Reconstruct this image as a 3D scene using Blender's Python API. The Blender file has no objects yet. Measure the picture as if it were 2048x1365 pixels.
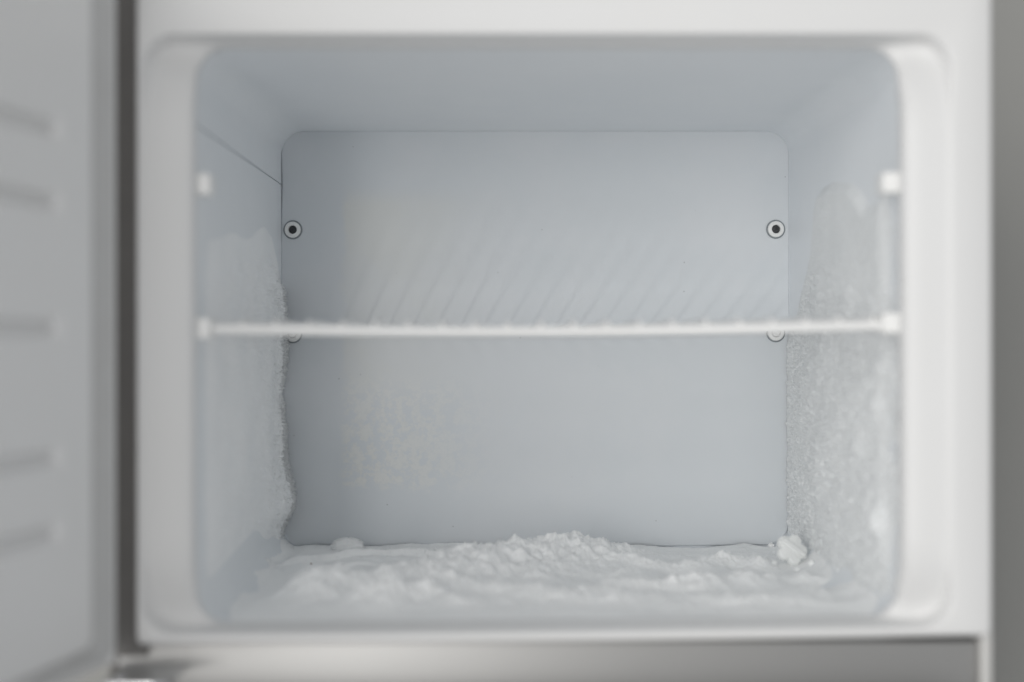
import bpy, bmesh, math, random
import numpy as np
from mathutils import Vector, Matrix

random.seed(7)
rng = np.random.default_rng(7)
scn = bpy.context.scene
col = scn.collection
R = math.radians

# ------------------------------------------------------------------ camera
# Camera at the origin, looking along +Y.  Units are metres.
cam_d = bpy.data.cameras.new('camera')
cam = bpy.data.objects.new('camera', cam_d)
col.objects.link(cam)
cam.rotation_euler = (R(90), 0, 0)
cam_d.sensor_width = 36.0
cam_d.lens = 50.0
cam_d.shift_x = 0.0088
cam_d.clip_start = 0.02
cam_d.clip_end = 60.0
cam_d.dof.use_dof = True
cam_d.dof.focus_distance = 1.325
cam_d.dof.aperture_fstop = 1.9
cam_d.dof.aperture_blades = 0
scn.camera = cam

# ------------------------------------------------------------------ light
world = bpy.data.worlds.new('World')
scn.world = world
world.use_nodes = True
bg = world.node_tree.nodes['Background']
bg.inputs[0].default_value = (0.97, 0.985, 1.0, 1)
bg.inputs[1].default_value = 0.485

def area(name, loc, target, sx, sy, power, colour):
    d = bpy.data.lights.new(name, 'AREA')
    d.shape = 'RECTANGLE'; d.size = sx; d.size_y = sy
    d.energy = power; d.color = colour
    o = bpy.data.objects.new(name, d); col.objects.link(o)
    o.location = loc
    o.rotation_euler = (Vector(target) - Vector(loc)).to_track_quat('-Z', 'Y').to_euler()
    return o

# the room's window, left of and behind the camera
area('window_light', (-1.12, -1.60, 0.30), (0.1, 1.2, 0.0), 1.25, 1.7, 48, (1.0, 0.985, 0.96))
# a narrow slanting strip of daylight low behind the camera: it throws the shelf wires' shadow up the back panel
strip = area('low_window_light', (-0.55, -1.75, -0.95), (0.05, 1.2, 0.0), 0.15, 0.55, 4.8, (1.0, 0.98, 0.95))
_z = (strip.location - Vector((0.05, 1.2, 0.0))).normalized()
_y = Vector((0.51, 0.0, 0.86)); _y = (_y - _z * _y.dot(_z)).normalized()
_x = _y.cross(_z)
strip.rotation_euler = Matrix((_x, _y, _z)).transposed().to_euler()

scn.view_settings.view_transform = 'Standard'
scn.view_settings.look = 'None'
scn.view_settings.exposure = 0.0
scn.view_settings.gamma = 1.0
scn.view_settings.use_curve_mapping = False
scn.render.engine = 'CYCLES'
scn.cycles.use_denoising = True
scn.cycles.max_bounces = 14
scn.cycles.diffuse_bounces = 8
scn.cycles.glossy_bounces = 6

# ------------------------------------------------------------------ helpers
def link(name, me, mat, parent=None, smooth=True):
    if mat is not None and not me.materials:
        me.materials.append(mat)
    if smooth:
        me.polygons.foreach_set('use_smooth', [True] * len(me.polygons))
    o = bpy.data.objects.new(name, me)
    col.objects.link(o)
    if parent is not None:
        o.parent = parent
        o.matrix_parent_inverse = parent.matrix_world.inverted()
    return o

def from_bm(name, bm, mat, parent=None, smooth=True, sharp=None):
    bmesh.ops.recalc_face_normals(bm, faces=bm.faces)
    me = bpy.data.meshes.new(name)
    bm.to_mesh(me); bm.free()
    o = link(name, me, mat, parent, smooth)
    if sharp:
        try:
            me.set_sharp_from_angle(angle=R(sharp))
        except Exception:
            pass
    return o

def from_data(name, verts, faces, mat, parent=None, smooth=True):
    me = bpy.data.meshes.new(name)
    me.from_pydata([tuple(v) for v in verts], [], faces)
    me.update()
    return link(name, me, mat, parent, smooth)

def empty(name, loc, label, cat, group=None):
    o = bpy.data.objects.new(name, None); col.objects.link(o)
    o.location = loc
    o.empty_display_size = 0.02
    o['label'] = label; o['category'] = cat
    if group: o['group'] = group
    bpy.context.view_layer.update()
    return o

def tag(o, label, cat=None, group=None, kind=None):
    o['label'] = label
    if cat: o['category'] = cat
    if group: o['group'] = group
    if kind: o['kind'] = kind
    return o

def bevel_box(name, x0, x1, y0, y1, z0, z1, r, mat, parent=None, seg=3):
    bm = bmesh.new()
    bmesh.ops.create_cube(bm, size=1)
    for v in bm.verts:
        v.co = Vector(((x0 + x1) / 2 + v.co.x * (x1 - x0), (y0 + y1) / 2 + v.co.y * (y1 - y0), (z0 + z1) / 2 + v.co.z * (z1 - z0)))
    if r > 0:
        bmesh.ops.bevel(bm, geom=bm.edges[:], offset=r, segments=seg, profile=0.5, affect='EDGES')
    return from_bm(name, bm, mat, parent, True, 40)

def tube(name, pts, rad, mat, parent=None, n=12, caps=True):
    """A round bar along a polyline; rad is a number or one number for each point."""
    pts = [Vector(p) for p in pts]
    bm = bmesh.new(); rings = []
    for i, p in enumerate(pts):
        a = pts[max(i - 1, 0)]; b = pts[min(i + 1, len(pts) - 1)]
        d = (b - a).normalized()
        up = Vector((0, 0, 1)) if abs(d.z) < .9 else Vector((1, 0, 0))
        u = d.cross(up).normalized(); w = u.cross(d)
        rr = rad[i] if hasattr(rad, '__len__') else rad
        rings.append([bm.verts.new(p + (u * math.cos(2 * math.pi * k / n) + w * math.sin(2 * math.pi * k / n)) * rr) for k in range(n)])
    for i in range(len(rings) - 1):
        for k in range(n):
            bm.faces.new((rings[i][k], rings[i][(k + 1) % n], rings[i + 1][(k + 1) % n], rings[i + 1][k]))
    if caps:
        bm.faces.new(rings[0][::-1]); bm.faces.new(rings[-1])
    return from_bm(name, bm, mat, parent, True, 50)

def lathe(name, prof, mat, parent=None, n=40, loc=(0, 0, 0), axis='Y'):
    """prof: (radius, depth) pairs; spun about the Y axis (depth towards the camera is -Y)."""
    bm = bmesh.new(); rings = []
    for r, d in prof:
        if r < 1e-7:
            rings.append([bm.verts.new((0, d, 0))])
        else:
            rings.append([bm.verts.new((r * math.cos(2 * math.pi * k / n), d, r * math.sin(2 * math.pi * k / n))) for k in range(n)])
    for a, b in zip(rings, rings[1:]):
        for k in range(n):
            k2 = (k + 1) % n
            if len(a) == 1 and len(b) == 1: continue
            if len(a) == 1: bm.faces.new((a[0], b[k], b[k2]))
            elif len(b) == 1: bm.faces.new((a[k], a[k2], b[0]))
            else: bm.faces.new((a[k], a[k2], b[k2], b[k]))
    bmesh.ops.translate(bm, verts=bm.verts[:], vec=Vector(loc))
    return from_bm(name, bm, mat, parent, True, 35)

def smooth01(t):
    t = np.clip(t, 0, 1)
    return t * t * (3 - 2 * t)

def noise2(x, y, seed=0):
    """Gradient noise on arrays, about -1..1."""
    g = np.random.default_rng(seed)
    ang = g.random((256, 256)) * 2 * np.pi
    gx, gy = np.cos(ang), np.sin(ang)
    xi = np.floor(x).astype(int); yi = np.floor(y).astype(int)
    fx = x - xi; fy = y - yi
    u = fx**3 * (fx * (fx * 6 - 15) + 10); v = fy**3 * (fy * (fy * 6 - 15) + 10)
    def d(ix, iy, px, py):
        a = gx[ix & 255, iy & 255]; b = gy[ix & 255, iy & 255]
        return a * px + b * py
    n00 = d(xi, yi, fx, fy); n10 = d(xi + 1, yi, fx - 1, fy)
    n01 = d(xi, yi + 1, fx, fy - 1); n11 = d(xi + 1, yi + 1, fx - 1, fy - 1)
    return ((n00 * (1 - u) + n10 * u) * (1 - v) + (n01 * (1 - u) + n11 * u) * v) * 1.5

def fbm(x, y, seed=0, octv=4, gain=.5):
    s = 0; a = 1; f = 1
    for i in range(octv):
        s = s + a * noise2(x * f + 17.3 * i, y * f - 9.1 * i, seed + i)
        a *= gain; f *= 2.03
    return s

def grid_mesh(name, P, mat, parent=None, keep=None, smooth=True):
    """P: array (n, m, 3). keep: boolean (n-1, m-1) of the quads to make."""
    n, m, _ = P.shape
    idx = np.arange(n * m).reshape(n, m)
    q = np.stack([idx[:-1, :-1], idx[1:, :-1], idx[1:, 1:], idx[:-1, 1:]], -1).reshape(-1, 4)
    if keep is not None:
        q = q[keep.reshape(-1)]
        used = np.unique(q); remap = np.full(n * m, -1); remap[used] = np.arange(len(used))
        q = remap[q]; V = P.reshape(-1, 3)[used]
    else:
        V = P.reshape(-1, 3)
    me = bpy.data.meshes.new(name)
    me.vertices.add(len(V)); me.vertices.foreach_set('co', V.astype(np.float32).ravel())
    me.loops.add(len(q) * 4); me.loops.foreach_set('vertex_index', q.astype(np.int32).ravel())
    me.polygons.add(len(q)); me.polygons.foreach_set('loop_start', np.arange(0, len(q) * 4, 4, dtype=np.int32))
    me.update(calc_edges=True); me.validate()
    return link(name, me, mat, parent, smooth)

def crystals(name, pts, nrm, lens, wid, mat, parent, spread=.8, seed=1):
    """Many little ice needles joined into one mesh."""
    g = np.random.default_rng(seed)
    N = len(pts)
    d = nrm + g.normal(0, spread, (N, 3)); d /= np.linalg.norm(d, axis=1)[:, None]
    ref = np.where(np.abs(d[:, 2:3]) < .9, np.array([[0, 0, 1.]]), np.array([[1., 0, 0]]))
    u = np.cross(d, ref); u /= np.linalg.norm(u, axis=1)[:, None]
    w = np.cross(d, u)
    L = lens[:, None]; W = wid[:, None]
    base = pts - d * L * .15
    V = []
    for k in range(3):
        a = 2 * math.pi * k / 3
        V.append(base + (u * math.cos(a) + w * math.sin(a)) * W)
    V.append(pts + d * L)
    V = np.stack(V, 1).reshape(-1, 3)
    b = np.arange(N) * 4
    T = np.concatenate([np.stack([b, b + 1, b + 3], 1), np.stack([b + 1, b + 2, b + 3], 1), np.stack([b + 2, b, b + 3], 1)])
    me = bpy.data.meshes.new(name)
    me.vertices.add(len(V)); me.vertices.foreach_set('co', V.astype(np.float32).ravel())
    me.loops.add(len(T) * 3); me.loops.foreach_set('vertex_index', T.astype(np.int32).ravel())
    me.polygons.add(len(T)); me.polygons.foreach_set('loop_start', np.arange(0, len(T) * 3, 3, dtype=np.int32))
    me.update(calc_edges=True); me.validate()
    o = link(name, me, mat, parent, False)
    o['kind'] = 'stuff'
    return o

# ------------------------------------------------------------------ materials
def mat(name, base, rough=.5, metal=0., spec=.5, noise=None, bump=None, sss=0., coat=0.):
    m = bpy.data.materials.new(name); m.use_nodes = True
    nt = m.node_tree; b = nt.nodes['Principled BSDF']
    b.inputs['Base Color'].default_value = (*base, 1)
    b.inputs['Roughness'].default_value = rough
    b.inputs['Metallic'].default_value = metal
    b.inputs['Specular IOR Level'].default_value = spec
    if sss:
        b.inputs['Subsurface Weight'].default_value = sss
        b.inputs['Subsurface Radius'].default_value = (1.0, 1.0, 1.1)
        b.inputs['Subsurface Scale'].default_value = 0.003
    if coat: b.inputs['Coat Weight'].default_value = coat
    tc = nt.nodes.new('ShaderNodeTexCoord')
    if noise:
        scale, amt, tint = noise
        n = nt.nodes.new('ShaderNodeTexNoise'); n.inputs['Scale'].default_value = scale
        n.inputs['Detail'].default_value = 5; n.inputs['Roughness'].default_value = .6
        nt.links.new(tc.outputs['Object'], n.inputs['Vector'])
        r = nt.nodes.new('ShaderNodeMapRange')
        r.inputs[1].default_value = .35; r.inputs[2].default_value = .65
        r.inputs[3].default_value = 0; r.inputs[4].default_value = amt
        nt.links.new(n.outputs['Fac'], r.inputs[0])
        mx = nt.nodes.new('ShaderNodeMix'); mx.data_type = 'RGBA'
        nt.links.new(r.outputs[0], mx.inputs[0])
        mx.inputs[6].default_value = (*base, 1); mx.inputs[7].default_value = (*tint, 1)
        nt.links.new(mx.outputs[2], b.inputs['Base Color'])
    if bump:
        scale, strength, dist = bump
        n2 = nt.nodes.new('ShaderNodeTexNoise'); n2.inputs['Scale'].default_value = scale
        n2.inputs['Detail'].default_value = 4
        nt.links.new(tc.outputs['Object'], n2.inputs['Vector'])
        bp = nt.nodes.new('ShaderNodeBump'); bp.inputs['Strength'].default_value = strength
        bp.inputs['Distance'].default_value = dist
        nt.links.new(n2.outputs['Fac'], bp.inputs['Height'])
        nt.links.new(bp.outputs['Normal'], b.inputs['Normal'])
    return m

M = {}
M['frame'] = mat('white_frame_plastic', (.738, .738, .737), .48, noise=(9, .3, (.715, .711, .70)), bump=(900, .05, .0004))
M['white'] = mat('white_fitting_plastic', (.86, .86, .85), .35, noise=(60, .2, (.8, .79, .76)))
M['door'] = mat('door_liner_plastic', (.80, .80, .80), .36, noise=(7, .3, (.77, .765, .75)), bump=(700, .05, .0004))
M['gasket'] = mat('grey_gasket_rubber', (.60, .60, .595), .55, noise=(30, .3, (.52, .51, .5)))
M['steel'] = mat('satin_grey_steel', (.385, .382, .376), .44, metal=.7, noise=(5, .3, (.35, .347, .342)), bump=(300, .04, .0005))
M['shell'] = mat('grey_cabinet_steel', (.60, .595, .58), .42, metal=.25, noise=(8, .3, (.55, .545, .53)))
M['shaded_shell'] = mat('shaded_side_steel', (.20, .19, .18), .5, metal=.2, noise=(8, .3, (.17, .163, .155)))  # darker copy of the cabinet steel, with the hinge side's shade in its colour
M['hinge'] = mat('bright_zinc_hinge', (.78, .79, .80), .25, metal=.9, noise=(60, .3, (.68, .69, .7)))
M['wire'] = mat('white_coated_wire', (.88, .88, .875), .35, noise=(40, .25, (.82, .81, .78)))
M['hole'] = mat('shaded_screw_recess', (.05, .052, .055), .6, noise=(300, .4, (.03, .03, .035)))  # near-black stands in for the shade inside the open screw holes
M['ring_shade'] = mat('painted_ring_shade', (.26, .285, .30), .6, noise=(300, .4, (.20, .22, .24)))  # painted shade of the groove round each boss
M['cleft_shade'] = mat('painted_cleft_shade', (.215, .205, .196), .6, noise=(30, .4, (.18, .172, .165)))  # brown-grey painted as the door's shade in the hinge cleft
M['wallpaint'] = mat('grey_green_wall_paint', (.38, .377, .360), .8, noise=(2.5, .5, (.34, .337, .323)), bump=(140, .15, .001))
M['frost'] = mat('wall_frost', (.815, .830, .835), .78, spec=.18, noise=(26, .7, (.755, .770, .776)), bump=(900, .35, .0008))
M['rime'] = mat('thick_left_frost', (.945, .952, .957), .65, spec=.3, noise=(20, .7, (.875, .892, .905)), bump=(900, .25, .0007))
M['snow'] = mat('freezer_snow', (.955, .962, .962), .65, spec=.35, noise=(45, .35, (.92, .92, .915)), bump=(1100, .3, .0007))
M['ice'] = mat('ice_needles', (.94, .95, .957), .45, spec=.5, noise=(80, .3, (.86, .89, .9)))
M['flower'] = mat('milky_white_plastic', (.89, .90, .89), .4, noise=(70, .3, (.85, .865, .86)))
M['disc'] = mat('pale_grey_plastic', (.72, .75, .76), .35, noise=(70, .3, (.66, .69, .7)))
M['speck'] = mat('brown_crumb', (.30, .20, .15), .8, noise=(900, .4, (.2, .14, .1)))

def liner_material():
    """Bluish white moulded liner; towards the back a film of fine vertical frost scratches."""
    m = mat('liner_plastic', (.838, .861, .882), .42, noise=(8, .8, (.803, .831, .858)))
    nt = m.node_tree; b = nt.nodes['Principled BSDF']
    tc = nt.nodes.new('ShaderNodeTexCoord')
    mp = nt.nodes.new('ShaderNodeMapping'); mp.inputs['Scale'].default_value = (500, 420, 45)
    nt.links.new(tc.outputs['Object'], mp.inputs['Vector'])
    n = nt.nodes.new('ShaderNodeTexNoise'); n.inputs['Scale'].default_value = 1; n.inputs['Detail'].default_value = 3
    nt.links.new(mp.outputs[0], n.inputs['Vector'])
    bp = nt.nodes.new('ShaderNodeBump'); bp.inputs['Strength'].default_value = .35; bp.inputs['Distance'].default_value = .0007
    nt.links.new(n.outputs['Fac'], bp.inputs['Height'])
    nt.links.new(bp.outputs['Normal'], b.inputs['Normal'])
    return m
M['liner'] = liner_material()

def panel_material():
    """Grey-blue back panel with a dull cream patch on its left half and scattered specks."""
    base = (.715, .743, .767)
    m = mat('back_panel_plastic', base, .5, bump=(1300, .12, .0005))
    nt = m.node_tree; N = nt.nodes; b = N['Principled BSDF']
    tc = N.new('ShaderNodeTexCoord'); sp = N.new('ShaderNodeSeparateXYZ')
    nt.links.new(tc.outputs['Object'], sp.inputs[0])
    def math_(op, a, c=None):
        n = N.new('ShaderNodeMath'); n.operation = op
        for i, v in enumerate((a, c)):
            if v is None: continue
            if isinstance(v, (int, float)): n.inputs[i].default_value = v
            else: nt.links.new(v, n.inputs[i])
        return n.outputs[0]
    def ramp(v, a, c):
        n = N.new('ShaderNodeMapRange'); n.interpolation_type = 'SMOOTHSTEP'
        nt.links.new(v, n.inputs[0]); n.inputs[1].default_value = a; n.inputs[2].default_value = c
        return n.outputs[0]
    def noise(scale, detail=5, rough=.6):
        n = N.new('ShaderNodeTexNoise'); n.inputs['Scale'].default_value = scale
        n.inputs['Detail'].default_value = detail; n.inputs['Roughness'].default_value = rough
        nt.links.new(tc.outputs['Object'], n.inputs['Vector'])
        return n.outputs['Fac']
    x = sp.outputs[0]; z = sp.outputs[2]
    n1 = noise(26); n2 = noise(120); n3 = noise(330, 3)
    wob = math_('ADD', math_('MULTIPLY', math_('SUBTRACT', n1, .5), .016), math_('MULTIPLY', math_('SUBTRACT', n2, .5), .010))
    wobz = math_('MULTIPLY', math_('SUBTRACT', n2, .5), .03)
    xx = math_('ADD', x, wob); zz = math_('ADD', z, wobz)
    left = ramp(xx, -.1560, -.1460)
    fade = math_('SUBTRACT', 1.0, ramp(xx, -.145, .02))
    top = math_('SUBTRACT', 1.0, ramp(z, .125, .150))
    bot = ramp(zz, -.142, -.128)
    mask = math_('MULTIPLY', math_('MULTIPLY', left, fade), math_('MULTIPLY', top, bot))
    # mottled low down
    low = math_('SUBTRACT', 1.0, ramp(z, -.07, -.02))
    blot = ramp(n2, .42, .56)
    mott = math_('ADD', math_('SUBTRACT', 1.0, low), math_('MULTIPLY', low, blot))
    mask = math_('MULTIPLY', mask, mott)
    mx = N.new('ShaderNodeMix'); mx.data_type = 'RGBA'
    nt.links.new(math_('MULTIPLY', mask, 1.0), mx.inputs[0])
    mx.inputs[6].default_value = (*base, 1); mx.inputs[7].default_value = (.765, .770, .752, 1)
    # faint mottle all over
    mx2 = N.new('ShaderNodeMix'); mx2.data_type = 'RGBA'
    nt.links.new(math_('MULTIPLY', ramp(noise(7), .42, .60), .55), mx2.inputs[0])
    nt.links.new(mx.outputs[2], mx2.inputs[6]); mx2.inputs[7].default_value = (.752, .768, .788, 1)
    # a thin ragged rime film low on the left
    film = math_('MULTIPLY', math_('MULTIPLY', ramp(xx, -.158, -.142), math_('SUBTRACT', 1.0, ramp(xx, -.11, .03))), math_('MULTIPLY', ramp(zz, -.150, -.125), math_('SUBTRACT', 1.0, ramp(zz, -.05, -.025))))
    film = math_('MULTIPLY', film, ramp(math_('ADD', math_('MULTIPLY', n2, .6), math_('MULTIPLY', n3, .4)), .46, .58))
    mxf = N.new('ShaderNodeMix'); mxf.data_type = 'RGBA'
    nt.links.new(math_('MULTIPLY', film, .38), mxf.inputs[0])
    nt.links.new(mx2.outputs[2], mxf.inputs[6]); mxf.inputs[7].default_value = (.84, .84, .825, 1)
    mx2 = mxf
    # specks
    vo = N.new('ShaderNodeTexVoronoi'); vo.inputs['Scale'].default_value = 42
    nt.links.new(tc.outputs['Object'], vo.inputs['Vector'])
    spk = math_('MULTIPLY', math_('LESS_THAN', vo.outputs['Distance'], .028), ramp(noise(9), .5, .52))
    mx3 = N.new('ShaderNodeMix'); mx3.data_type = 'RGBA'
    nt.links.new(math_('MULTIPLY', spk, .6), mx3.inputs[0])
    nt.links.new(mx2.outputs[2], mx3.inputs[6]); mx3.inputs[7].default_value = (.30, .31, .31, 1)
    nt.links.new(mx3.outputs[2], b.inputs['Base Color'])
    return m
M['panel'] = panel_material()

# ------------------------------------------------------------------ dimensions
XL, XR = -.2097, .2704          # inner side walls
ZT, ZB = .1985, -.1965          # inner ceiling and floor
YF, YB = .965, 1.346            # inner front edge and back panel

# ------------------------------------------------------------------ setting: the wall behind
def wall():
    me = bpy.data.meshes.new('wall')
    me.from_pydata([(-2.2, 1.75, -1.45), (2.2, 1.75, -1.45), (2.2, 1.75, 1.3), (-2.2, 1.75, 1.3)], [], [(0, 1, 2, 3)])
    o = link('wall', me, M['wallpaint'], None, False)
    o['kind'] = 'structure'
    o['label'] = 'plain grey green wall behind the refrigerator'
wall()

# ------------------------------------------------------------------ the refrigerator
fridge = empty('refrigerator', ((XL + XR) / 2, 1.2, -1.40), 'open white freezer compartment of a refrigerator with frosted walls', 'refrigerator')

def rrect(x0, x1, z0, z1, r, k=8, notch=None, nside=10):
    """Rounded rectangle as (x, z) points, counter-clockwise from the lower left; same count for same arguments."""
    pts = []
    def arc(cx, cz, a0):
        for i in range(k + 1):
            a = a0 + (math.pi / 2) * i / k
            pts.append((cx + r * math.cos(a), cz + r * math.sin(a)))
    def side(a, c):
        for i in range(1, nside):
            t = i / nside
            pts.append((a[0] + (c[0] - a[0]) * t, a[1] + (c[1] - a[1]) * t))
    arc(x0 + r, z0 + r, math.pi)
    side((x0 + r, z0), (x1 - r, z0))
    arc(x1 - r, z0 + r, -math.pi / 2)
    side((x1, z0 + r), (x1, z1 - r))
    arc(x1 - r, z1 - r, 0)
    side((x1 - r, z1), (x0 + r, z1))
    arc(x0 + r, z1 - r, math.pi / 2)
    if notch is None:
        side((x0, z1 - r), (x0, z0 + r))
    else:
        zc, hw, dp = notch
        side((x0, z1 - r), (x0, zc + hw))
        pts.extend([(x0, zc + hw), (x0 - dp, zc + hw), (x0 - dp, zc - hw), (x0, zc - hw)])
        side((x0, zc - hw), (x0, z0 + r))
    return pts

def sweep(loops, close_last=False):
    """loops: list of (y, [(x, z)...]) with equal counts."""
    bm = bmesh.new(); rings = []
    for y, pts in loops:
        rings.append([bm.verts.new((p[0], y if not callable(y) else y(p), p[1])) for p in pts])
    n = len(rings[0])
    for a, b in zip(rings, rings[1:]):
        for i in range(n):
            bm.faces.new((a[i], a[(i + 1) % n], b[(i + 1) % n], b[i]))
    if close_last:
        bm.faces.new(rings[-1])
    return bm

def lift(bm, amt):
    # the lower edge of the frame rises a little towards the right, as the mouldings do
    for v in bm.verts:
        if v.co.z < -.15:
            t = min(max((v.co.x + .26) / .58, 0), 1)
            v.co.z += amt * t * t * min(1, (-.15 - v.co.z) / .04)

# --- front frame (breaker strip): outer edge, flat face, rolled lip, recessed band, rolled inner edge
def frame():
    fy = .930
    L = []
    def add(y, x0, x1, z0, z1, r, side=None):
        """side: depth of the loop on its left and right sides, where it differs from that on top and bottom."""
        pts = rrect(x0, x1, z0, z1, max(r, .0005), 8, None, 16)
        if side is not None:
            lo, hi = z0 + r, z1 - r
            def yy(p, y=y, lo=lo, hi=hi, r=r):
                w = min(max((hi + r - p[1]) / .042, 0), 1) * min(max((p[1] - lo + r) / .042, 0), 1)
                w = w * w * (3 - 2 * w)
                return y + (side - y) * w
            L.append((yy, pts))
        else:
            L.append((y, pts))
    ox0, ox1, oz0, oz1 = -.2399, .3203, -.1990, .2460
    add(fy + .012, ox0, ox1, oz0, oz1, .004)
    add(fy + .004, ox0, ox1, oz0, oz1, .004)
    add(fy + .0012, ox0 + .0006, ox1 - .0009, oz0 + .0009, oz1 - .0009, .004)
    add(fy, ox0 + .0008, ox1 - .003, oz0 + .0028, oz1 - .003, .004)
    ix0, ix1, iz0, iz1 = -.2378, .2952, -.1924, .2012
    add(fy, ix0 - .0012, ix1 + .0012, iz0 - .0010, iz1 + .0012, .0215)
    for a in (20, 40, 60, 75, 90):          # rolled lip, shallow on the sides and deep above and below
        s = .004 * math.sin(R(a)); c = .004 * (1 - math.cos(R(a)))
        add(fy + c, ix0 + s * .8 - .0012, ix1 - s * .8 + .0012, iz0 + s * .5 - .0010, iz1 - s * .5 + .0012, .021, fy + c * .20)
    add(fy + .016, ix0 + .0050, ix1 - .0050, iz0 + .0012, iz1 - .0016, .019, fy + .0012)
    add(fy + .0185, ix0 + .0090, ix1 - .0090, iz0 + .0016, iz1 - .0022, .018, fy + .0018)
    ex0, ex1 = -.2039, .2632
    ez0, ez1 = iz0 + .0026, ZT - .0012
    add(fy + .0200, ix0 + .018, ix1 - .018, iz0 + .0020, iz1 - .0030, .018, fy + .0028)
    add(fy + .0225, ex0 - .0050, ex1 + .0050, ez0 - .0003, ez1 + .0012, .019, fy + .0040)
    add(fy + .0240, ex0 - .0016, ex1 + .0016, ez0 - .0001, ez1 + .0004, .019, fy + .0056)
    add(fy + .0265, ex0, ex1, ez0, ez1, .019, fy + .0090)
    add(fy + .0300, ex0 - .0008, ex1 + .0008, ez0, ez1, .019, fy + .0200)
    add(fy + .0370, XL + .0008, XR - .0008, ez0 - .001, ez1 + .001, .020)
    add(fy + .0420, XL - .0012, XR + .0012, ez0 - .004, ez1 + .003, .022)
    bm = sweep(L)
    lift(bm, .0058)
    return from_bm('front_frame', bm, M['frame'], fridge, True, 60)
frame()

# --- moulded liner: channel near the front for the shelf pegs, seam on the left wall
def liner():
    L = []
    for y, o, r in ((.9668, 0, .024), (.980, 0, .024), (1.000, 0, .024),
                    (1.04, 0, .024), (1.10, 0, .024), (1.16, 0, .024), (1.22, 0, .024), (1.27, 0, .024), (1.31, 0, .023), (1.33, .0, .0225), (1.3480, .0002, .0225), (1.3495, .0002, .0225)):
        L.append((y, rrect(XL - o, XR + o, ZB - o * .3, ZT + o * .3, r, 10, (.148, .0006, .004), 12)))
    bm = sweep(L, True)
    return from_bm('moulded_liner', bm, M['liner'], fridge, True, 45)
liner()

# --- back panel
def back_panel():
    x0, x1, z0, z1 = XL - .0006, XR + .0006, ZB + .0002, ZT + .0006
    def loop(d, r):
        pts = rrect(x0 + d, x1 - d, z0 + d, z1 - d, r, 12, None, 24)
        out = []
        for x, z in pts:
            if z < -.1:                               # bottom edge rises to the right
                t = (x - x0) / (x1 - x0); z += .0034 * t * t
            if x < -.15 and z > 0:                    # left edge is slightly bowed
                x += .0012 * math.exp(-((z - .148) / .03) ** 2)
            out.append((x, z))
        return out
    L = [(YB + .0030, loop(0, .022)), (YB + .0016, loop(0, .022)), (YB + .0005, loop(.0005, .0216)), (YB, loop(.0016, .021)), (YB - .0002, loop(.05, .012))]
    bm = sweep(L, True)
    # smaller corner radius low on the right is close enough to the same moulding
    return from_bm('back_panel', bm, M['panel'], fridge, True, 60)
panel = back_panel()

# --- screw bosses on the back panel (upper pair open, lower pair plugged)
def boss(px, pz, plugged):
    y = YB - .0002
    lathe('shade_ring', [(.0090, .0012), (.0090, -.0004), (.0084, -.0009), (.0074, -.0009), (.0072, .0010)], M['ring_shade'], panel, 40, (px, y, pz))  # added ring, coloured as the dark gap around the boss
    lathe('screw_boss', [(.0076, .0004), (.0076, -.0022), (.0072, -.0030), (.0046, -.0034), (.0041, -.0030), (.0039, -.0002)], M['white'], panel, 40, (px, y, pz))
    if plugged:
        lathe('screw_plug', [(.0037, -.0002), (.0037, -.0022), (.0030, -.0030), (.0010, -.0031), (.0008, -.0024), (0, -.0024)], M['white'], panel, 28, (px, y, pz))
    else:
        lathe('shaded_screw_head', [(.0039, -.0003), (.0030, -.0008), (.0013, -.0010), (.0010, -.0004), (0, -.0004)], M['hole'], panel, 28, (px, y, pz))  # dark colour paints the depth of the hole
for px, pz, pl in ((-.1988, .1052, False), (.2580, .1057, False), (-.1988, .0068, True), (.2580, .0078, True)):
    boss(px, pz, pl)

# --- shelf pegs on the side walls
def peg(x_wall, sx, z, reach):
    x0, x1 = sorted((x_wall + sx * .0015, x_wall - sx * reach))
    return bevel_box('shelf_peg', x0, x1, .947, .967, z - .0070, z + .0070, .0016, M['white'], fridge, 3)
peg(XL, -1, .1048, .0145); peg(XR, 1, .1058, .0172)
peg(XL, -1, .0085, .0145); peg(XR, 1, .0120, .0172)

# --- cabinet shell, mullion, lower door, hinge
def shell():
    for x0, x1 in ((-.2632, -.2560), (.3150, .3222)):
        bevel_box('side_panel', x0, x1, .951 if x0 < 0 else .936, 1.56, -1.38, .27, .0012, M['shaded_shell'] if x0 < 0 else M['shell'], fridge, 2)
    bevel_box('cleft_shade_strip', -.2556, -.2340, .9385, .950, -.2085, .2610, .002, M['cleft_shade'], fridge, 3)  # added strip whose dark colour stands in for shade beside the open door
    bevel_box('top_panel', -.2555, .3145, .936, 1.56, .2620, .2695, .001, M['shell'], fridge, 2)
    bevel_box('rear_panel', -.2555, .3145, 1.552, 1.559, -1.38, .2615, .001, M['shell'], fridge, 2)
    bevel_box('divider_rail', -.2552, .3142, .9415, .975, -.2420, -.1985, .0016, M['steel'], fridge, 3)
    bevel_box('lower_door', -.2620, .3215, .872, .926, -1.36, -.2420, .006, M['steel'], fridge, 4)
shell()

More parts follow.
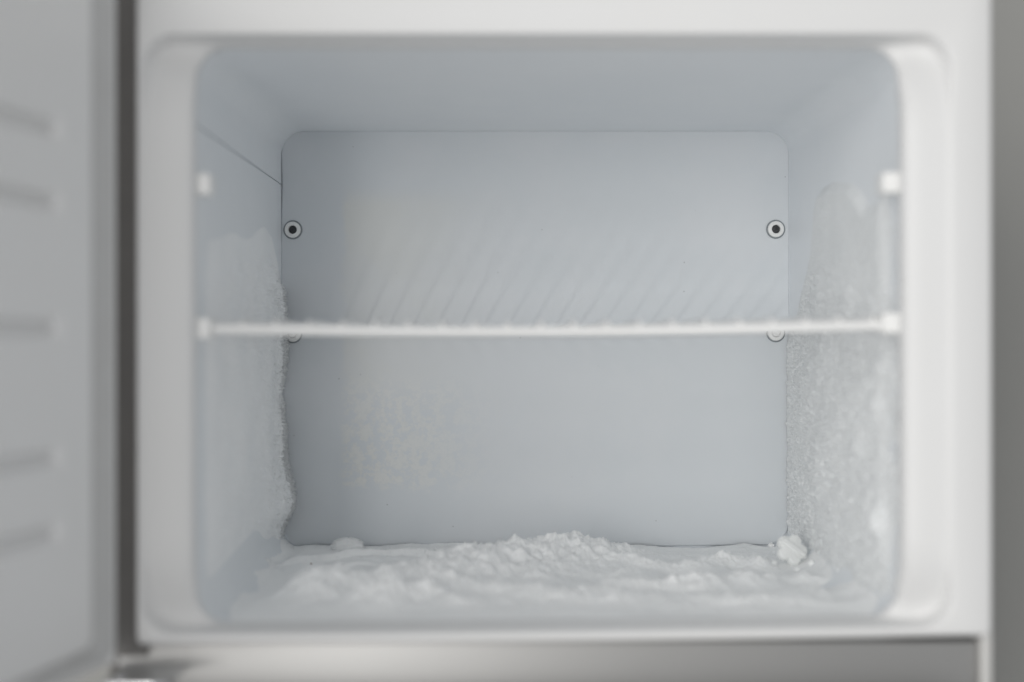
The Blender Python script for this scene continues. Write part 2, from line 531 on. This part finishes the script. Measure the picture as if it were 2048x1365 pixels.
def hinge():
    # a bent plate screwed to the rail with a rounded nose and a pivot pin
    bm = bmesh.new()
    pts = [(-.252, .9405), (-.252, .894)]
    for i in range(9):
        a = R(180 + 90 * i / 8)
        pts.append((-.246 + .006 * math.cos(a), .892 + .006 * math.sin(a)))
    for i in range(13):
        a = R(-90 + 90 * i / 12)
        pts.append((-.2205 + .012 * math.cos(a), .898 + .012 * math.sin(a)))
    pts += [(-.2085, .9405)]
    lo = [bm.verts.new((x, y, -.2165)) for x, y in pts]
    hi = [bm.verts.new((x, y, -.2136)) for x, y in pts]
    n = len(pts)
    bm.faces.new(hi); bm.faces.new(lo[::-1])
    for i in range(n):
        bm.faces.new((lo[i], lo[(i + 1) % n], hi[(i + 1) % n], hi[i]))
    bmesh.ops.bevel(bm, geom=[e for e in bm.edges if abs(e.verts[0].co.z + .2136) < 1e-6 and abs(e.verts[1].co.z + .2136) < 1e-6], offset=.0006, segments=2, affect='EDGES')
    h = from_bm('hinge_bracket', bm, M['hinge'], fridge, True, 30)
    tube('hinge_pin', [(-.243, .902, -.241), (-.243, .902, -.2125)], .0042, M['hinge'], h, 16)
    return h
hinge()

# --- freezer door, swung open on the left
def door():
    ang = R(10)
    hx, hy = -.2450, .902
    du = Vector((-math.sin(ang), -math.cos(ang), 0))      # along the door, away from the hinge
    dn = Vector((math.cos(ang), -math.sin(ang), 0))       # out of the inner face
    def P(t, h, z): return Vector((hx, hy, 0)) + du * t + dn * h + Vector((0, 0, z))
    zb, zt, Ld = -.2010, .266, .575
    # outer slab
    bm = bmesh.new()
    bmesh.ops.create_cube(bm, size=1)
    for v in bm.verts:
        v.co = P(Ld / 2 + v.co.x * Ld, -.031 + v.co.y * .050, (zb + zt) / 2 + v.co.z * (zt - zb))
    bmesh.ops.bevel(bm, geom=bm.edges[:], offset=.004, segments=3, affect='EDGES')
    d = from_bm('freezer_door', bm, M['door'], fridge, True, 40)
    d['label'] = 'pale grey freezer door swung open on the left'
    # moulded inner pan as a height field over (t, z)
    t = np.concatenate([np.linspace(.026, .125, 150), np.linspace(.127, Ld - .026, 120)])
    z = np.linspace(zb + .006, zt - .006, 420)
    T, Z = np.meshgrid(t, z, indexing='ij')
    # distance inside the pan's rounded outline
    x0, x1, z0, z1, r = .0335, Ld - .0335, zb + .0095, zt - .0095, .014
    qx = np.abs(T - (x0 + x1) / 2) - (x1 - x0) / 2 + r
    qz = np.abs(Z - (z0 + z1) / 2) - (z1 - z0) / 2 + r
    sd = np.hypot(np.maximum(qx, 0), np.maximum(qz, 0)) + np.minimum(np.maximum(qx, qz), 0) - r
    H = -.0055 + .0085 * smooth01(-sd / .0075)
    for zr in (.122, .0797, .0075, -.067, -.110):
        dz = np.abs(Z - zr)
        run = smooth01((T - .083) / .006) * smooth01((Ld - .083 - T) / .006)
        H -= .0075 * smooth01((.0060 - dz) / .0042) * run
        bx = np.exp(-((T - .0765) / .0042) ** 2 - (dz / .0075) ** 4)
        H += .0018 * bx
    pts = np.zeros(T.shape + (3,))
    for k in range(3):
        pts[..., k] = (Vector((hx, hy, 0))[k] + du[k] * T + dn[k] * H) + (Z if k == 2 else 0)
    pan = grid_mesh('inner_liner', pts, M['door'], d)
    # gasket: a bellows profile run round the edge
    prof = [(.000, -.006), (.0015, -.0015), (.005, .0008), (.010, .0012), (.0135, -.0004), (.016, -.0012), (.0185, -.0002), (.022, .0006), (.026, -.001), (.0285, -.006)]
    L = []
    for off, h in prof:
        L.append((h, rrect(off + .0012, Ld - off - .0012, zb + .001 + off * .40, zt - .001 - off * .40, max(.012 - off * .2, .004), 6, None, 10)))
    bm = bmesh.new(); rings = []
    for h, pp in L:
        rings.append([bm.verts.new(P(p[0], h, p[1])) for p in pp])
    n = len(rings[0])
    for a, c in zip(rings, rings[1:]):
        for i in range(n):
            bm.faces.new((a[i], a[(i + 1) % n], c[(i + 1) % n], c[i]))
    from_bm('gasket', bm, M['gasket'], d, True, 70)
door()

# ------------------------------------------------------------------ wire shelf
shelf = empty('wire_shelf', ((XL + XR) / 2, 1.15, .008), 'white coated wire shelf spanning the middle of the freezer', 'shelf')
def zs(x):            # it hangs slightly lower in the middle and higher on the right
    t = (x - XL) / (XR - XL)
    return .0085 + .0027 * t - .0130 * t * (1 - t)
def build_shelf():
    sx0, sx1 = XL + .0040, XR - .0050
    yf, yr = .958, 1.332
    xs = np.linspace(sx0, sx1, 25)
    tube('front_rail', [(x, yf, zs(x)) for x in xs], .0033, M['wire'], shelf, 14)
    tube('rear_rail', [(x, yr, zs(x) + .0012) for x in xs], .0024, M['wire'], shelf, 10)
    tube('middle_rail', [(x, 1.16, zs(x) + .0009) for x in xs], .0024, M['wire'], shelf, 10)
    for x in (sx0 + .0015, sx1 - .0015):
        tube('side_rail', [(x, yf, zs(x)), (x, yr, zs(x) + .0012)], .0024, M['wire'], shelf, 10)
    first = None
    k0 = (1347 - 1006) * yf / 2844
    for k in range(-14, 7):
        x = k0 + k * .02232
        if not (sx0 + .006 < x < sx1 - .006): continue
        z = zs(x) + .0050
        if first is None:
            pts = [(0, yf - .0005, -.0022), (0, yf - .0012, 0), (0, yf + .004, .0004), (0, 1.16, 0), (0, yr, -.0004), (0, yr + .004, -.0015)]
            first = tube('wire', pts, .0017, M['wire'], shelf, 8)
            first.location = (x, 0, z)
            first.parent = shelf; first.matrix_parent_inverse = shelf.matrix_world.inverted()
        else:
            c = first.copy(); col.objects.link(c)
            c.location = (x, 0, z)
build_shelf()

# ------------------------------------------------------------------ frost on the right wall
def frost_right():
    y = np.linspace(.970, 1.3445, 420); z = np.linspace(ZB + .001, .140, 520)
    Y, Z = np.meshgrid(y, z, indexing='ij')
    kb = [(.960, .103), (1.000, .106), (1.013, .107), (1.034, .1005), (1.055, .103), (1.077, .1155), (1.10, .1235), (1.124, .1277), (1.17, .131), (1.198, .131), (1.209, .124), (1.2226, .087), (1.26, .058), (1.2946, .033), (1.344, .011)]
    zb = np.interp(Y, [k[0] for k in kb], [k[1] for k in kb])
    zb = zb + .0016 * noise2(Y * 22, Z * 22, 3) + .0006 * noise2(Y * 90, Z * 200, 4)
    d = zb - Z
    # real distance to the steep rear edge too
    base = np.interp(Y, [.96, 1.0, 1.08, 1.2, 1.28, 1.32, 1.345], [.0026, .0040, .0060, .0066, .0044, .0024, .0014])
    low = (smooth01((Z + .188) / .05) * .75 + .25) * smooth01((Y - .990) / .022)
    th = base * smooth01(d / .013) * low
    grain = smooth01(d / .02)
    lobe = .25 + .75 * smooth01((.085 - Z) / .08)
    lum = fbm(Y * 13, Z * 34, 11, 3)
    fine = np.abs(fbm(Y * 150, Z * 240, 21, 3))
    pits = np.abs(noise2(Y * 60, Z * 120, 31))
    th = th + grain * (.0016 * lum * (base / .0045) + .0021 * fine - .0012 * pits) * lobe
    # bigger lumps near the front
    for cy, cz, s, h in ((1.005, -.128, .011, .0075), (1.03, -.115, .008, .003), (1.015, -.045, .010, .003), (1.02, .02, .007, .0022), (1.09, .03, .012, .003), (1.06, -.08, .012, .003), (1.30, -.175, .005, .003), (1.335, -.170, .004, .003)):
        th = th + h * np.exp(-((Y - cy) ** 2 + (Z - cz) ** 2) / (s * s)) * (1 + .35 * noise2(Y * 120, Z * 120, 5))
    th = np.where((d > .003) & (Y > .997), np.maximum(th, .0006), th)
    th = np.where((Y <= .997) & (th < .0003), -.0004, th)
    th = np.where(d <= 0, -.0012 + .02 * np.maximum(d, -.02), th - .0006 * (1 - smooth01(d / .004)))
    X = XR - th
    P = np.stack([X, Y, Z], -1)
    keep = (th[:-1, :-1] > -.0011) | (th[1:, 1:] > -.0011)
    o = grid_mesh('frost', P, M['frost'], None, keep)
    tag(o, 'grainy white frost coating the right inner wall of the freezer', 'frost', None, 'stuff')
    # crystals
    g = np.random.default_rng(5)
    i = g.integers(0, P.shape[0] - 1, 26000); j = g.integers(0, P.shape[1] - 1, 26000)
    ok = (th[i, j] > .0006) & (g.random(26000) < np.interp(P[i, j, 1], [.97, 1.1, 1.2, 1.345], [.15, .3, .7, .9]) * (.35 + .65 * smooth01((.07 - P[i, j, 2]) / .06)))
    i, j = i[ok], j[ok]
    pts = P[i, j] + np.array([.0001, 0, 0])
    n = np.tile(np.array([[-1., -.1, .1]]), (len(pts), 1))
    crystals('frost_crystals', pts, n, g.uniform(.0005, .0015, len(pts)), g.uniform(.0002, .0005, len(pts)), M['ice'], o, .9, 8)
    return o
frost_right()

# ------------------------------------------------------------------ frost on the left wall
def frost_left():
    y = np.linspace(.990, 1.3445, 400); z = np.linspace(-.185, .115, 460)
    Y, Z = np.meshgrid(y, z, indexing='ij')
    # thickness down the rear edge, read from its outline against the back panel
    zk = [-.20, -.193, -.182, -.174, -.166, -.158, -.150, -.143, -.136, -.125, -.11, -.09, -.07, -.05, -.02, .0, .01, .02, .03, .045, .058, .068, .078, .10]
    tk = [-.002, .000, .001, .0022, .0052, .0105, .0125, .0120, .0098, .0062, .0042, .0026, .0020, .0020, .0026, .0034, .0046, .0060, .0058, .0046, .0036, .0026, .0016, .0008]
    back = np.interp(Z, zk, tk)
    zf = [-.20, -.16, -.15, -.12, -.05, .03, .06, .08, .10]
    tf = [-.003, -.0012, .0008, .0028, .0034, .0032, .0026, .0020, .0012]
    front = np.interp(Z + (1.3 - Y) * .06, zf, tf)
    w = smooth01((Y - 1.19) / .13)
    th = back * w + front * (1 - w)
    # rear upper border leans forwards
    zt = np.interp(Y, [.97, 1.05, 1.15, 1.25, 1.29, 1.325, 1.346], [.088, .096, .106, .112, .108, .084, .066]) + .011 * noise2(Y * 13, Z * 5, 2) - .010
    th = th * smooth01((zt - Z) / .055)
    pos = smooth01(th / .0015)
    lum = fbm(Y * 18, Z * 30, 51, 3)
    fine = np.abs(fbm(Y * 110, Z * 240, 61, 3))
    th = np.where(th > 0, th * smooth01((Y - .992) / .03), th)
    solid = th > .0004
    th = th + pos * (.0020 * lum + .0014 * fine - .0002)
    for cy, cz, s, h in ((1.13, .048, .010, .002), (1.14, .030, .007, .0018), (1.15, -.070, .009, .002), (1.12, -.085, .012, .0018), (1.20, -.095, .010, .002), (1.08, -.10, .011, .002), (1.16, -.13, .010, .0018), (1.24, -.12, .012, .002)):
        th = th + h * np.exp(-((Y - cy) ** 2 + ((Z - cz) * .8) ** 2) / (s * s))
    # ends just clear of the back panel with a rounded shoulder
    th = th * (1 - .10 * smooth01((Y - 1.340) / .005))
    th = th + smooth01((Y - 1.30) / .02) * smooth01(th / .002) * (.0026 * np.abs(noise2(Z * 330, Y * 120, 77)) + .0014 * np.abs(noise2(Z * 700, Y * 240, 78)))
    th = np.where(solid, np.maximum(th, .0004), th)
    th = np.where(th > 0, th * smooth01((Y - .996) / .035), th)
    th = np.where(th < .0001, -.0003, th)
    P = np.stack([XL + th, Y, Z], -1)
    keep = (th[:-1, :-1] > 0) | (th[1:, 1:] > 0) | (th[1:, :-1] > 0) | (th[:-1, 1:] > 0)
    keep &= (Y[:-1, :-1] > .996)
    o = grid_mesh('frost', P, M['rime'], None, keep)
    tag(o, 'thick white frost with a ragged rear edge on the left inner wall', 'frost', None, 'stuff')
    g = np.random.default_rng(15)
    N = 9000
    i = g.integers(0, P.shape[0] - 1, N); j = g.integers(0, P.shape[1] - 1, N)
    i[:N * 2 // 3] = g.integers(372, 400, N * 2 // 3)
    ok = th[i, j] > .0008
    i, j = i[ok], j[ok]
    pts = P[i, j]
    n = np.tile(np.array([[1., -.15, .05]]), (len(pts), 1))
    amp = np.clip(th[i, j] / .005, .35, 1.0) * np.where(pts[:, 1] > 1.27, 1.45, 1.0)
    crystals('frost_crystals', pts, n, g.uniform(.0007, .0030, len(pts)) * amp, g.uniform(.0002, .0005, len(pts)) * np.where(pts[:, 1] > 1.27, 1.7, 1.0), M['ice'], o, .55, 9)
    return o
frost_left()

# ------------------------------------------------------------------ snow on the freezer floor
def snow():
    x = np.linspace(XL + .0005, XR - .0005, 640); y = np.concatenate([np.linspace(.975, 1.15, 190), np.linspace(1.1508, 1.3440, 300)])
    X, Y = np.meshgrid(x, y, indexing='ij')
    def bump(cx, cy, sx, sy, h, rot=0):
        c, s = math.cos(R(rot)), math.sin(R(rot))
        dx, dy = X - cx, Y - cy
        u = dx * c + dy * s; v = -dx * s + dy * c
        return h * np.exp(-(u / sx) ** 2 - (v / sy) ** 2)
    H = np.full(X.shape, .0012)
    H = H + (.0032 * fbm(X * 20, Y * 20, 71, 4, .45) + .0016) * smooth01((Y - .99) / .05)
    # the heaped ridge that runs from the back middle forwards to the left
    ridge = [(.116, 1.272, .006, .018), (.098, 1.266, .013, .024), (.078, 1.258, .0195, .028), (.058, 1.25, .0215, .033), (.040, 1.238, .0205, .036), (.022, 1.222, .0195, .038), (.004, 1.207, .0200, .040), (-.012, 1.192, .0196, .040),
             (-.028, 1.175, .0186, .040), (-.044, 1.158, .0180, .038), (-.058, 1.140, .0170, .036), (-.074, 1.122, .0155, .034), (-.090, 1.104, .0140, .032), (-.108, 1.098, .0135, .030), (-.128, 1.100, .0125, .026), (-.092, 1.070, .0110, .028)]
    best = np.zeros(X.shape)
    for cx, cy, h, s in ridge:
        sy = np.where(Y < cy, s * 1.5, s * .7)      # steep at the back, long slope to the front
        best = np.maximum(best, h * np.exp(-((X - cx) / s) ** 2 - ((Y - cy) / sy) ** 2))
    crumb = .5 + .5 * fbm(X * 55, Y * 55, 81, 4)
    H = H + 1.2 * best * (.64 + .50 * crumb)
    H = H + smooth01(best / .008) * (.0040 * np.abs(fbm(X * 52, Y * 52, 91, 4, .45)) - .0028 * np.abs(noise2(X * 34, Y * 34, 93)))
    H = H + smooth01(best / .006) * .0016 * np.abs(fbm(X * 170, Y * 170, 97, 3))
    lumps = [(-.136, 1.098, .016, .013, .0050, 10), (-.168, 1.085, .018, .010, .0060, 25), (-.150, 1.07, .012, .008, .004, 0), (-.085, 1.052, .018, .014, .0060, 0),
             (-.055, 1.065, .014, .010, .005, 0), (.135, 1.10, .030, .015, .0062, 10), (.160, 1.115, .018, .012, .0058, -10), (.185, 1.135, .028, .014, .0052, -18), (.208, 1.150, .020, .012, .0046, -10),
             (.198, 1.235, .034, .012, .0058, 6), (.178, 1.222, .020, .010, .0036, 15), (.218, 1.215, .014, .010, .0060, -25), (.140, 1.205, .030, .010, .0040, 4), (.115, 1.215, .016, .010, .0050, -30), (.105, 1.180, .020, .012, .0035, 0),
             (.245, 1.150, .012, .010, .004, 0), (.235, 1.08, .02, .02, .0025, 0), (.06, 1.06, .05, .022, .0040, 5), (.0, 1.085, .04, .02, .0042, -10), (-.03, 1.045, .03, .015, .0030, 0), (.18, 1.05, .05, .02, .0034, 0), (.09, 1.10, .03, .018, .0045, 20), (-.19, 1.20, .012, .05, .003, 0)]
    for cx, cy, sx, sy, h, rot in lumps:
        b = bump(cx, cy, sx, sy, h, rot)
        H = H + 1.5 * b * (.58 + .80 * crumb)
        H = H + smooth01(b / .003) * .0016 * np.abs(fbm(X * 120, Y * 120, 95, 3))
    # thin frost plates at the back left: a crusted step with a raised hairy edge
    edge = np.interp(X, [-.21, -.19, -.165, -.14, -.10, -.06, -.03], [1.22, 1.225, 1.245, 1.262, 1.276, 1.284, 1.290]) + .003 * noise2(X * 70, Y * 5, 6)
    fadex = smooth01((.0 - X) / .05)
    st = smooth01((Y - edge + .004) / .006)
    H = H + fadex * st * (.0028 + .0028 * np.exp(-((Y - edge - .004) / .012) ** 2)) * smooth01((1.352 - Y) / .03)
    H = H - fadex * .0012 * np.exp(-((Y - edge + .018) / .014) ** 2)
    second = np.interp(X, [-.21, -.175, -.15, -.12, -.10], [1.15, 1.175, 1.20, 1.225, 1.235])
    H = H + smooth01((-.095 - X) / .03) * .0030 * smooth01((Y - second) / .006) * (1 - smooth01((Y - second - .02) / .03))
    # low towards the walls at the front, where the bare floor shows
    frontbare = smooth01((Y - .985) / .04)
    left = smooth01((X - XL - (.030 - .02 * smooth01((Y - 1.15) / .1))) / .025)
    H = H * (.15 + .85 * frontbare) * (.2 + .8 * left)
    # bare hollow behind the small plastic parts, at the right rear corner
    hole = np.exp(-((X - .258) / .016) ** 2 - ((Y - 1.275) / .040) ** 2)
    H = H * (1 - .9 * hole)
    H = H + (.00035 * np.abs(fbm(X * 330, Y * 330, 99, 2))) * frontbare
    rear_gap = smooth01((Y - 1.330) / .012) * smooth01((X - .09) / .03)
    H = H - rear_gap * .0010
    # round the junction into the corners
    zf = np.where(X < XL + .02, ZB + .0, ZB)
    cl = np.clip(XL + .022 - X, 0, .022); cr = np.clip(X - (XR - .022), 0, .022)
    zf = ZB + (.024 - np.sqrt(np.maximum(.024 ** 2 - cl ** 2, 0))) + (.024 - np.sqrt(np.maximum(.024 ** 2 - cr ** 2, 0)))
    P = np.stack([X, Y, zf + H + .0003], -1)
    o = grid_mesh('snow', P, M['snow'], None)
    tag(o, 'heaped crumbly white snow covering the freezer floor', 'snow', None, 'stuff')
    # needles on the plate edges and the crest of the ridge
    g = np.random.default_rng(25)
    N = 60000
    i = g.integers(0, P.shape[0] - 1, N); j = g.integers(0, P.shape[1] - 1, N)
    x_, y_ = X[i, j], Y[i, j]
    pe = np.exp(-((y_ - edge[i, j] - .004) / .009) ** 2) * fadex[i, j] + .5 * np.exp(-((y_ - 1.335) / .010) ** 2) * (x_ < -.08) + .35 * smooth01(best[i, j] / .015) + .05
    ok = g.random(N) < pe * np.interp(y_, [.97, 1.1, 1.2, 1.3], [.1, .3, .8, 1])
    i, j = i[ok], j[ok]
    pts = P[i, j]
    n = np.tile(np.array([[0., -.1, 1.]]), (len(pts), 1))
    crystals('frost_crystals', pts, n, g.uniform(.0005, .0019, len(pts)), g.uniform(.0002, .0005, len(pts)), M['ice'], o, .5, 10)
    return o, P
snow_o, SP = snow()
def snow_z(x, y):
    i = int(np.argmin(np.abs(SP[:, 0, 0] - x))); j = int(np.argmin(np.abs(SP[0, :, 1] - y)))
    return float(SP[i, j, 2])

# a domed lump of frost standing at the back left
def snow_lump(cx, cy, rx, ry, rz, label, seed, sink=.25, needles=900, group=None):
    bm = bmesh.new()
    bmesh.ops.create_icosphere(bm, subdivisions=5, radius=1)
    z0 = snow_z(cx, cy)
    co = np.array([v.co[:] for v in bm.verts])
    dsp = 1 + .09 * fbm(co[:, 0] * 2.2 + 5, co[:, 2] * 2.2 + co[:, 1] * 1.7, seed, 3) + .035 * np.abs(fbm(co[:, 0] * 9, co[:, 2] * 9 + co[:, 1] * 7, seed + 5, 3))
    for v, s in zip(bm.verts, dsp):
        c = v.co * s
        v.co = Vector((cx + c.x * rx, cy + c.y * ry, z0 + rz * (1 - 2 * sink) + c.z * rz))
    pts = np.array([v.co[:] for v in bm.verts]); nr = co.copy()
    o = from_bm('snow_lump', bm, M['snow'], None, True)
    tag(o, label, 'snow', group)
    if needles:
        g = np.random.default_rng(seed)
        k = g.integers(0, len(pts), needles); k = k[nr[k, 2] > -.2]
        crystals('frost_crystals', pts[k], nr[k], g.uniform(.0006, .0016, len(k)), g.uniform(.0002, .0004, len(k)), M['ice'], o, .4, seed)
    return o
snow_lump(-.1425, 1.305, .0150, .011, .0075, 'oval frosty snow lump standing against the back panel at left', 3, .28)

# ------------------------------------------------------------------ the flower shaped plastic piece and the disc behind it
def flower():
    cx, cy = .2475, 1.226
    z0 = snow_z(cx, cy)
    root = empty('flower_piece', (cx, cy, z0), 'white flower shaped plastic piece lying in the right rear corner', 'plastic piece')
    # lobed outline extruded, edges rolled, leaning back
    n = 120
    def outline(s):
        out = []
        for i in range(n):
            a = 2 * math.pi * i / n
            r = .0098 + .0044 * abs(math.cos(2.5 * a + .3)) ** .75
            out.append((r * s * math.cos(a), r * s * math.sin(a)))
        return out
    th = .0080
    loops = [(0, .86), (.0006, .94), (.0018, .99), (.0030, 1.0), (th - .003, 1.0), (th - .0018, .99), (th - .0006, .94), (th, .86)]
    bm = bmesh.new(); rings = []
    for h, s in loops:
        rings.append([bm.verts.new((p[0], -h, p[1])) for p in outline(s)])
    for a, b in zip(rings, rings[1:]):
        for i in range(n):
            bm.faces.new((a[i], a[(i + 1) % n], b[(i + 1) % n], b[i]))
    bm.faces.new(rings[0]); bm.faces.new(rings[-1][::-1])
    Mx = Matrix.Translation((cx, cy + .004, z0 + .0112)) @ Matrix.Rotation(R(-24), 4, 'X') @ Matrix.Rotation(R(14), 4, 'Z')
    bmesh.ops.transform(bm, matrix=Mx, verts=bm.verts[:])
    from_bm('lobed_body', bm, M['flower'], root, True, 45)
    # raised bar across its face
    bm = bmesh.new()
    bmesh.ops.create_cube(bm, size=1)
    for v in bm.verts:
        v.co = Vector((v.co.x * .0260, -th - .0012 + v.co.y * .0042, v.co.z * .0066))
    bmesh.ops.bevel(bm, geom=bm.edges[:], offset=.0017, segments=3, affect='EDGES')
    bmesh.ops.transform(bm, matrix=Mx @ Matrix.Rotation(R(36), 4, 'Y'), verts=bm.verts[:])
    from_bm('raised_bar', bm, M['flower'], root, True, 45)
flower()

def disc():
    cx, cy = .266, 1.244
    o = lathe('round_cap', [(0, .0018), (.0058, .0018), (.0066, .0010), (.0068, 0), (.0066, -.0010), (.0057, -.0018), (.0050, -.0014), (0, -.0012)], M['disc'], None, 40)
    o.location = (.2632, cy, snow_z(.258, cy) + .0062)
    o.rotation_euler = (R(-18), 0, R(-22))
    tag(o, 'small round grey cap half hidden behind the flower shaped piece', 'cap')
disc()

# small crumbs of snow by the corner and one brown speck
def crumbs():
    spots = [(.2520, 1.336, .0028), (.2590, 1.338, .0018), (.2640, 1.268, .0030), (.2610, 1.203, .0028), (.2470, 1.196, .0022), (.2330, 1.222, .0024)]
    names = ['tiny snow crumb under the back panel left of the flower piece', 'smallest snow crumb touching the panel above the flower piece', 'snow crumb against the right wall behind the round cap',
             'snow crumb just in front of the round grey cap', 'snow crumb lying in front of the flower shaped piece', 'snow crumb on the floor left of the flower shaped piece']
    for k, ((x, y, r), nm) in enumerate(zip(spots, names)):
        bm = bmesh.new(); bmesh.ops.create_icosphere(bm, subdivisions=3, radius=1)
        co = np.array([v.co[:] for v in bm.verts])
        s = 1 + .35 * fbm(co[:, 0] * 2 + k * 3, co[:, 2] * 2 + co[:, 1] * 1.3, 40 + k, 3)
        z = snow_z(x, y)
        for v, q in zip(bm.verts, s):
            c = v.co * q * r
            v.co = Vector((x + c.x, y + c.y, z + r * .55 + c.z))
        o = from_bm('snow_crumb', bm, M['snow'], None, True)
        tag(o, nm, 'snow', 'loose crumbs of snow in the right rear corner')
    bm = bmesh.new(); bmesh.ops.create_icosphere(bm, subdivisions=2, radius=.0011)
    for v in bm.verts: v.co += Vector((-.164, 1.215, snow_z(-.164, 1.215) + .0004))
    o = from_bm('brown_crumb', bm, M['speck'], None, True)
    tag(o, 'tiny brown speck lying on the snow at the back left', 'crumb')
crumbs()
